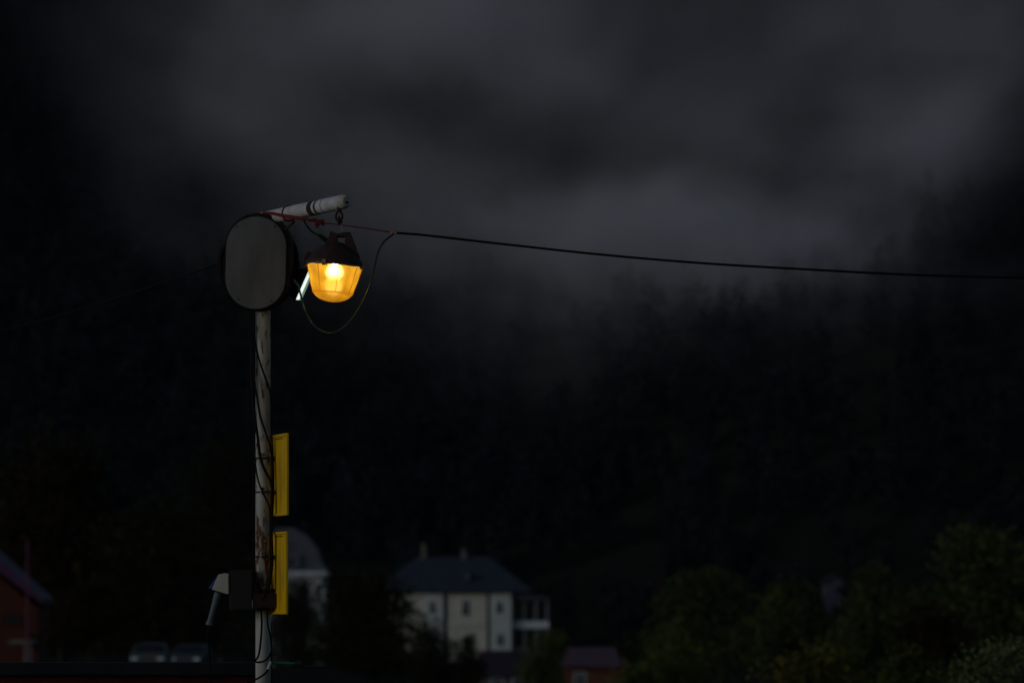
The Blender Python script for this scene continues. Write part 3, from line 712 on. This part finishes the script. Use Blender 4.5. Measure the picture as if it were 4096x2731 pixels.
cable("post_cable", [(1044, 2430, 39.8), (1047, 2500, 39.82), (1042, 2570, 39.84), (1034, 2620, 39.85), (1022, 2640, 39.87), (1032, 2647, 39.85), (1055, 2643, 39.84), (1074, 2628, 39.86), (1084, 2608, 39.92)], rc, M_cable, "black cable ending in a small upturned hook low on the post", group=GP)
cable("post_cable", [(1066, 2430, 39.82), (1072, 2500, 39.84), (1080, 2540, 39.9), (1086, 2600, 39.95), (1086, 2731, 39.95)], rc * .8, M_cable, "black cable hugging the post's edge below the lower yellow plate", group=GP)
cable("post_cable", [(1020, 2470, 39.85), (1008, 2520, 39.8), (985, 2546, 39.8), (974, 2580, 39.8), (980, 2610, 39.8), (996, 2632, 39.82), (1018, 2642, 39.86)], rc * .7, M_cable, "thin black loop hanging beside the post under the electrical box", group=GP)
cable("ground_lead", [(990, 2728, 39.86), (1022, 2716, 39.85), (1044, 2704, 39.83), (1062, 2690, 39.83), (1074, 2674, 39.84)], rc, M_cable, "black lead curving up to the small grey connector at the post's foot")
b = MB(); b.tube([P(1072, 2676, 39.84), P(1083, 2646, 39.86)], .016, 12)
tag(b.build("cable_connector", M_sock, bevel=.003), "small pale grey cable connector at the post's foot", "connector")
hr = empty("hose", P(1130, 2650, 39.9), "bright green hose with black fitting sticking out from the post's foot", "hose")
b = MB(); b.tube([P(1080, 2649, 39.9), P(1130, 2650, 39.9), P(1182, 2652, 39.9)], .0115, 12); b.build("tube", M_green, hr)
b = MB(); b.tube([P(1180, 2653, 39.9), P(1204, 2654, 39.9)], .034, 16); b.tube([P(1196, 2640, 39.9), P(1198, 2672, 39.9)], .018, 10); b.tube([P(1204, 2664, 39.9), P(1290, 2667, 39.9), P(1302, 2660, 39.9)], .011, 10); b.build("fitting", M_cab, hr)

# ================================================================ YELLOW PLATES
def plate(xr, top, bot, label, clamp_rows, name="yellow_plate"):
    far, near = 40.06, 39.38
    x0 = P(1081, 0, far).x; x1 = P(xr, 0, near).x
    zt = CZ + (HY - top) / F * near; zb = CZ + (HY - bot) / F * near
    a = Vector((x0, far, 0)); c = Vector((x1, near, 0)); dv = (c - a).normalized(); nrm = Vector((dv.y, -dv.x, 0)).normalized()
    if nrm.x > 0: nrm = -nrm
    root = empty(name, (x0, far, zb), label, "sign", "yellow plates on the post")
    def q(t, z, o): return a.lerp(c, t) + Vector((0, 0, z)) + nrm * o
    b = MB(); b.prism([q(0, zb, 0), q(1, zb, 0), q(1, zt, 0), q(0, zt, 0)], -nrm * .003); b.build("panel", M_yellow, root)
    b = MB(); t0 = .02
    b.prism([q(0, zt - t0, .0015), q(1, zt - t0, .0015), q(1, zt, .0015), q(0, zt, .0015)], nrm * .014)
    b.prism([q(0, zb, .0015), q(1, zb, .0015), q(1, zb + t0, .0015), q(0, zb + t0, .0015)], nrm * .014)
    b.prism([q(.985, zb + t0 + .001, .0015), q(1, zb + t0 + .001, .0015), q(1, zt - t0 - .001, .0015), q(.985, zt - t0 - .001, .0015)], nrm * .014)
    b.build("folded_edge", M_yellow, root)
    b = MB(); b.prism([q(.25, zt - .043, .002), q(.72, zt - .043, .002), q(.72, zt - .036, .002), q(.25, zt - .036, .002)], nrm * .004); b.build("groove_strip", M_cab, root)  # dark strip laid on, shade of a stamped groove put into its colour
    for py in clamp_rows:
        z = P(0, py, 40).z
        b = MB(); cc = Vector((px0, Yp, z))
        b.tube([cc + Vector((0, 0, -.008)), cc + Vector((0, 0, .008))], rp + .006, 28)
        b.prism([q(.02, z - .016, .016), q(.30, z - .016, .016), q(.30, z + .016, .016), q(.02, z + .016, .016)], nrm * .03)
        k = b.build("clamp", M_rust, root)
        for dx in (-.012, .075):
            b = MB(); b.tube([Vector((px0 + dx, Yp - rp - .012, z + .028)), Vector((px0 + dx, Yp - rp - .012, z - .022))], .0055, 8); b.tube([Vector((px0 + dx, Yp - rp - .012, z + .046)), Vector((px0 + dx, Yp - rp - .012, z + .028))], .010, 6)
            b.build("bolt", M_steel, k)
plate(1154, 1731, 2059, "upper of the two yellow plates clamped edge-on to the post", (1833, 1968))
plate(1151, 2124, 2455, "lower of the two yellow plates clamped edge-on to the post", (2226, 2360))

# ================================================================ ELECTRICAL BOX
Ye = 39.82
eb = empty("electrical_box", P(965, 2440, Ye), "dark electrical box with a pale grey socket strapped to the post", "electrical box")
b = MB(); z0, z1 = P(0, 2440, Ye).z, P(0, 2279, Ye).z; x0, x1 = P(918, 0, Ye).x, P(1012, 0, Ye).x
b.bounds(x0, x1, Ye, Ye + .16, z0, z1); cb = b.build("cabinet", M_cab, eb, bevel=.006)
b = MB(); b.bounds(x0 + .012, x1 - .012, Ye - .014, Ye - .001, z0 + .012, z1 - .012); b.build("door", M_cab, eb, bevel=.003)
b = MB(); b.bounds(x1 - .008, x1 - .001, Ye - .022, Ye - .015, P(0, 2432, Ye).z, P(0, 2398, Ye).z); b.build("hinge", M_steel, eb)
b = MB(); b.bounds(x0 - .02, P(1108, 0, Ye).x, Ye + .17, Ye + .19, P(0, 2300, Ye).z, P(0, 2286, Ye).z)
b.bounds(x1 + .003, P(1107, 0, Ye).x, Ye - .02, Ye + .08, P(0, 2430, Ye).z, P(0, 2372, Ye).z); b.build("strap", M_brown, eb, bevel=.004)
b = MB(); b.tube([P(1020, 2330, 39.86), P(1035, 2380, 39.86), P(1042, 2440, 39.86)], [.03, .05, .03], 12); b.tube([P(1066, 2370, 39.87), P(1068, 2440, 39.87)], [.03, .02], 10); b.build("tape_wrap", M_black, eb)
# the slanted socket
def poly(ptsq, Y, depth, name, m, par, bev=.004):
    b = MB(); b.prism([P(a, c, Y) for a, c in ptsq], (0, depth, 0)); return b.build(name, m, par, bevel=bev)
sk = poly([(874, 2295), (884, 2295), (897, 2291), (916, 2293), (916, 2375), (904, 2374), (847, 2357)], Ye - .02, .10, "socket", M_sock, eb, .008)
poly([(904, 2300), (912, 2300), (912, 2366), (906, 2366)], Ye - .028, .007, "socket_rib", M_sock, sk, .002)
poly([(862, 2312), (871, 2300), (850, 2352), (842, 2352), (832, 2354)], Ye + .0, .06, "socket_lid", M_blue, sk, .003)
pg = empty("power_plug", P(858, 2380, Ye), "slate-grey plug hanging down from the pale grey socket", "plug")
b = MB(); b.tube([P(874, 2371, Ye + .04), P(868, 2385, Ye + .04), P(852, 2440, Ye + .04), P(838, 2488, Ye + .04)], [.036, .034, .027, .024], 16)
b.build("grip", M_plug, pg)
b = MB(); b.tube([P(839, 2484, Ye + .04), P(836, 2499, Ye + .04)], [.031, .033], 8); b.build("gland_nut", mat("pale_plastic", (.14, .15, .17), .6), pg)
b = MB(); b.tube(spline([P(837, 2498, Ye + .04), P(832, 2540, Ye + .06), P(838, 2620, Ye + .1), P(846, 2760, Ye + .15)]), .009, 8); b.build("lead", M_cable, pg)

# ================================================================ MIST AND HAZE
def mist():
    Yc = 760.0; s = Yc / F * (4096 / 2352)        # metres per pixel of the 2352-wide view
    m = D.materials.new("mountain_mist"); m.use_nodes = True; nt = m.node_tree; L = nt.links
    for n in list(nt.nodes): nt.nodes.remove(n)
    out = nt.nodes.new("ShaderNodeOutputMaterial"); pv = nt.nodes.new("ShaderNodeVolumePrincipled")
    pv.inputs["Color"].default_value = (.93, .91, 1.0, 1)
    g = nt.nodes.new("ShaderNodeNewGeometry")
    # warp the position a little so that the banks get wispy outlines
    wn = nt.nodes.new("ShaderNodeTexNoise"); wn.inputs["Scale"].default_value = .022; wn.inputs["Detail"].default_value = 5
    wm = nt.nodes.new("ShaderNodeMapping"); wm.inputs["Scale"].default_value = (1, .2, 1); L.new(g.outputs["Position"], wm.inputs[0])
    L.new(wm.outputs[0], wn.inputs["Vector"])
    ws = nt.nodes.new("ShaderNodeVectorMath"); ws.operation = 'MULTIPLY_ADD'; ws.inputs[1].default_value = (64, 0, 44); ws.inputs[2].default_value = (-32, 0, -22)
    L.new(wn.outputs["Color"], ws.inputs[0])
    wp = nt.nodes.new("ShaderNodeVectorMath"); wp.operation = 'ADD'; L.new(g.outputs["Position"], wp.inputs[0]); L.new(ws.outputs[0], wp.inputs[1])
    acc = None
    # px, py (2352 view), half width, half height, amount, slant
    banks = [(1600, 230, 1250, 560, .40, 0), (800, 0, 640, 170, .85, .1), (1680, 540, 600, 160, 2.3, -.12), (2150, 320, 330, 250, 1.0, -.55),
             (1130, 120, 400, 95, 1.0, .42), (1750, 240, 460, 95, .35, -.45), (740, 300, 330, 330, .38, 0), (980, 510, 480, 170, .65, .1), (1330, 480, 320, 140, .45, -.2),
             (1750, 690, 780, 190, .46, 0), (1050, 690, 500, 190, .38, 0), (1500, 840, 1100, 260, .17, 0), (2050, 60, 420, 130, .25, .2), (450, 230, 520, 480, .16, 0)]
    for (px, py, hw, hh, amt, sl) in banks:
        c = ((px - 1176) * s, Yc, CZ + (HY * 2352 / 4096 - py) * s)
        sub = nt.nodes.new("ShaderNodeVectorMath"); sub.operation = 'SUBTRACT'; sub.inputs[1].default_value = c; L.new(wp.outputs[0], sub.inputs[0])
        mp = nt.nodes.new("ShaderNodeMapping"); mp.vector_type = 'POINT'
        mp.inputs["Rotation"].default_value = (0, sl, 0)
        mp.inputs["Scale"].default_value = (1 / (hw * s), 1 / 95.0, 1 / (hh * s)); L.new(sub.outputs[0], mp.inputs[0])
        ln = nt.nodes.new("ShaderNodeVectorMath"); ln.operation = 'LENGTH'; L.new(mp.outputs[0], ln.inputs[0])
        mr = nt.nodes.new("ShaderNodeMapRange"); mr.interpolation_type = 'SMOOTHERSTEP'
        mr.inputs[1].default_value = 0; mr.inputs[2].default_value = 1.15; mr.inputs[3].default_value = amt; mr.inputs[4].default_value = 0
        L.new(ln.outputs["Value"], mr.inputs[0])
        if acc is None: acc = mr.outputs[0]
        else:
            a = nt.nodes.new("ShaderNodeMath"); a.operation = 'ADD'; L.new(acc, a.inputs[0]); L.new(mr.outputs[0], a.inputs[1]); acc = a.outputs[0]
    no = nt.nodes.new("ShaderNodeTexNoise"); no.inputs["Scale"].default_value = .055; no.inputs["Detail"].default_value = 6; no.inputs["Roughness"].default_value = .58
    sm = nt.nodes.new("ShaderNodeMapping"); sm.inputs["Rotation"].default_value = (0, R(-16), 0); sm.inputs["Scale"].default_value = (.55, .14, 1.35)
    L.new(g.outputs["Position"], sm.inputs[0]); L.new(sm.outputs[0], no.inputs["Vector"])
    nr = nt.nodes.new("ShaderNodeMapRange"); nr.inputs[1].default_value = .3; nr.inputs[2].default_value = .7; nr.inputs[3].default_value = .22; nr.inputs[4].default_value = 1.9
    L.new(no.outputs[0], nr.inputs[0])
    mu = nt.nodes.new("ShaderNodeMath"); mu.operation = 'MULTIPLY'; L.new(acc, mu.inputs[0]); L.new(nr.outputs[0], mu.inputs[1])
    m2 = nt.nodes.new("ShaderNodeMath"); m2.operation = 'MULTIPLY'; m2.inputs[1].default_value = .0105; L.new(mu.outputs[0], m2.inputs[0])
    L.new(m2.outputs[0], pv.inputs["Density"]); L.new(pv.outputs[0], out.inputs["Volume"])
    b = MB(); b.bounds(-150, 150, 660, 860, 25, 150)
    o = b.build("mist", m, origin=(0, 760, 80)); tag(o, "grey banks of mist drifting over the wooded mountainside", "mist", kind="stuff")
mist()

hm = D.materials.new("evening_haze"); hm.use_nodes = True
for n in list(hm.node_tree.nodes): hm.node_tree.nodes.remove(n)
out = hm.node_tree.nodes.new("ShaderNodeOutputMaterial"); pv = hm.node_tree.nodes.new("ShaderNodeVolumePrincipled")
pv.inputs["Color"].default_value = (.42, .50, .95, 1); pv.inputs["Density"].default_value = 0.000014
hm.node_tree.links.new(pv.outputs[0], out.inputs["Volume"])
b = MB(); b.bounds(-430, 430, -70, 1330, -8, 360); o = b.build("haze", hm, origin=(0, 0, 0)); tag(o, kind="stuff")
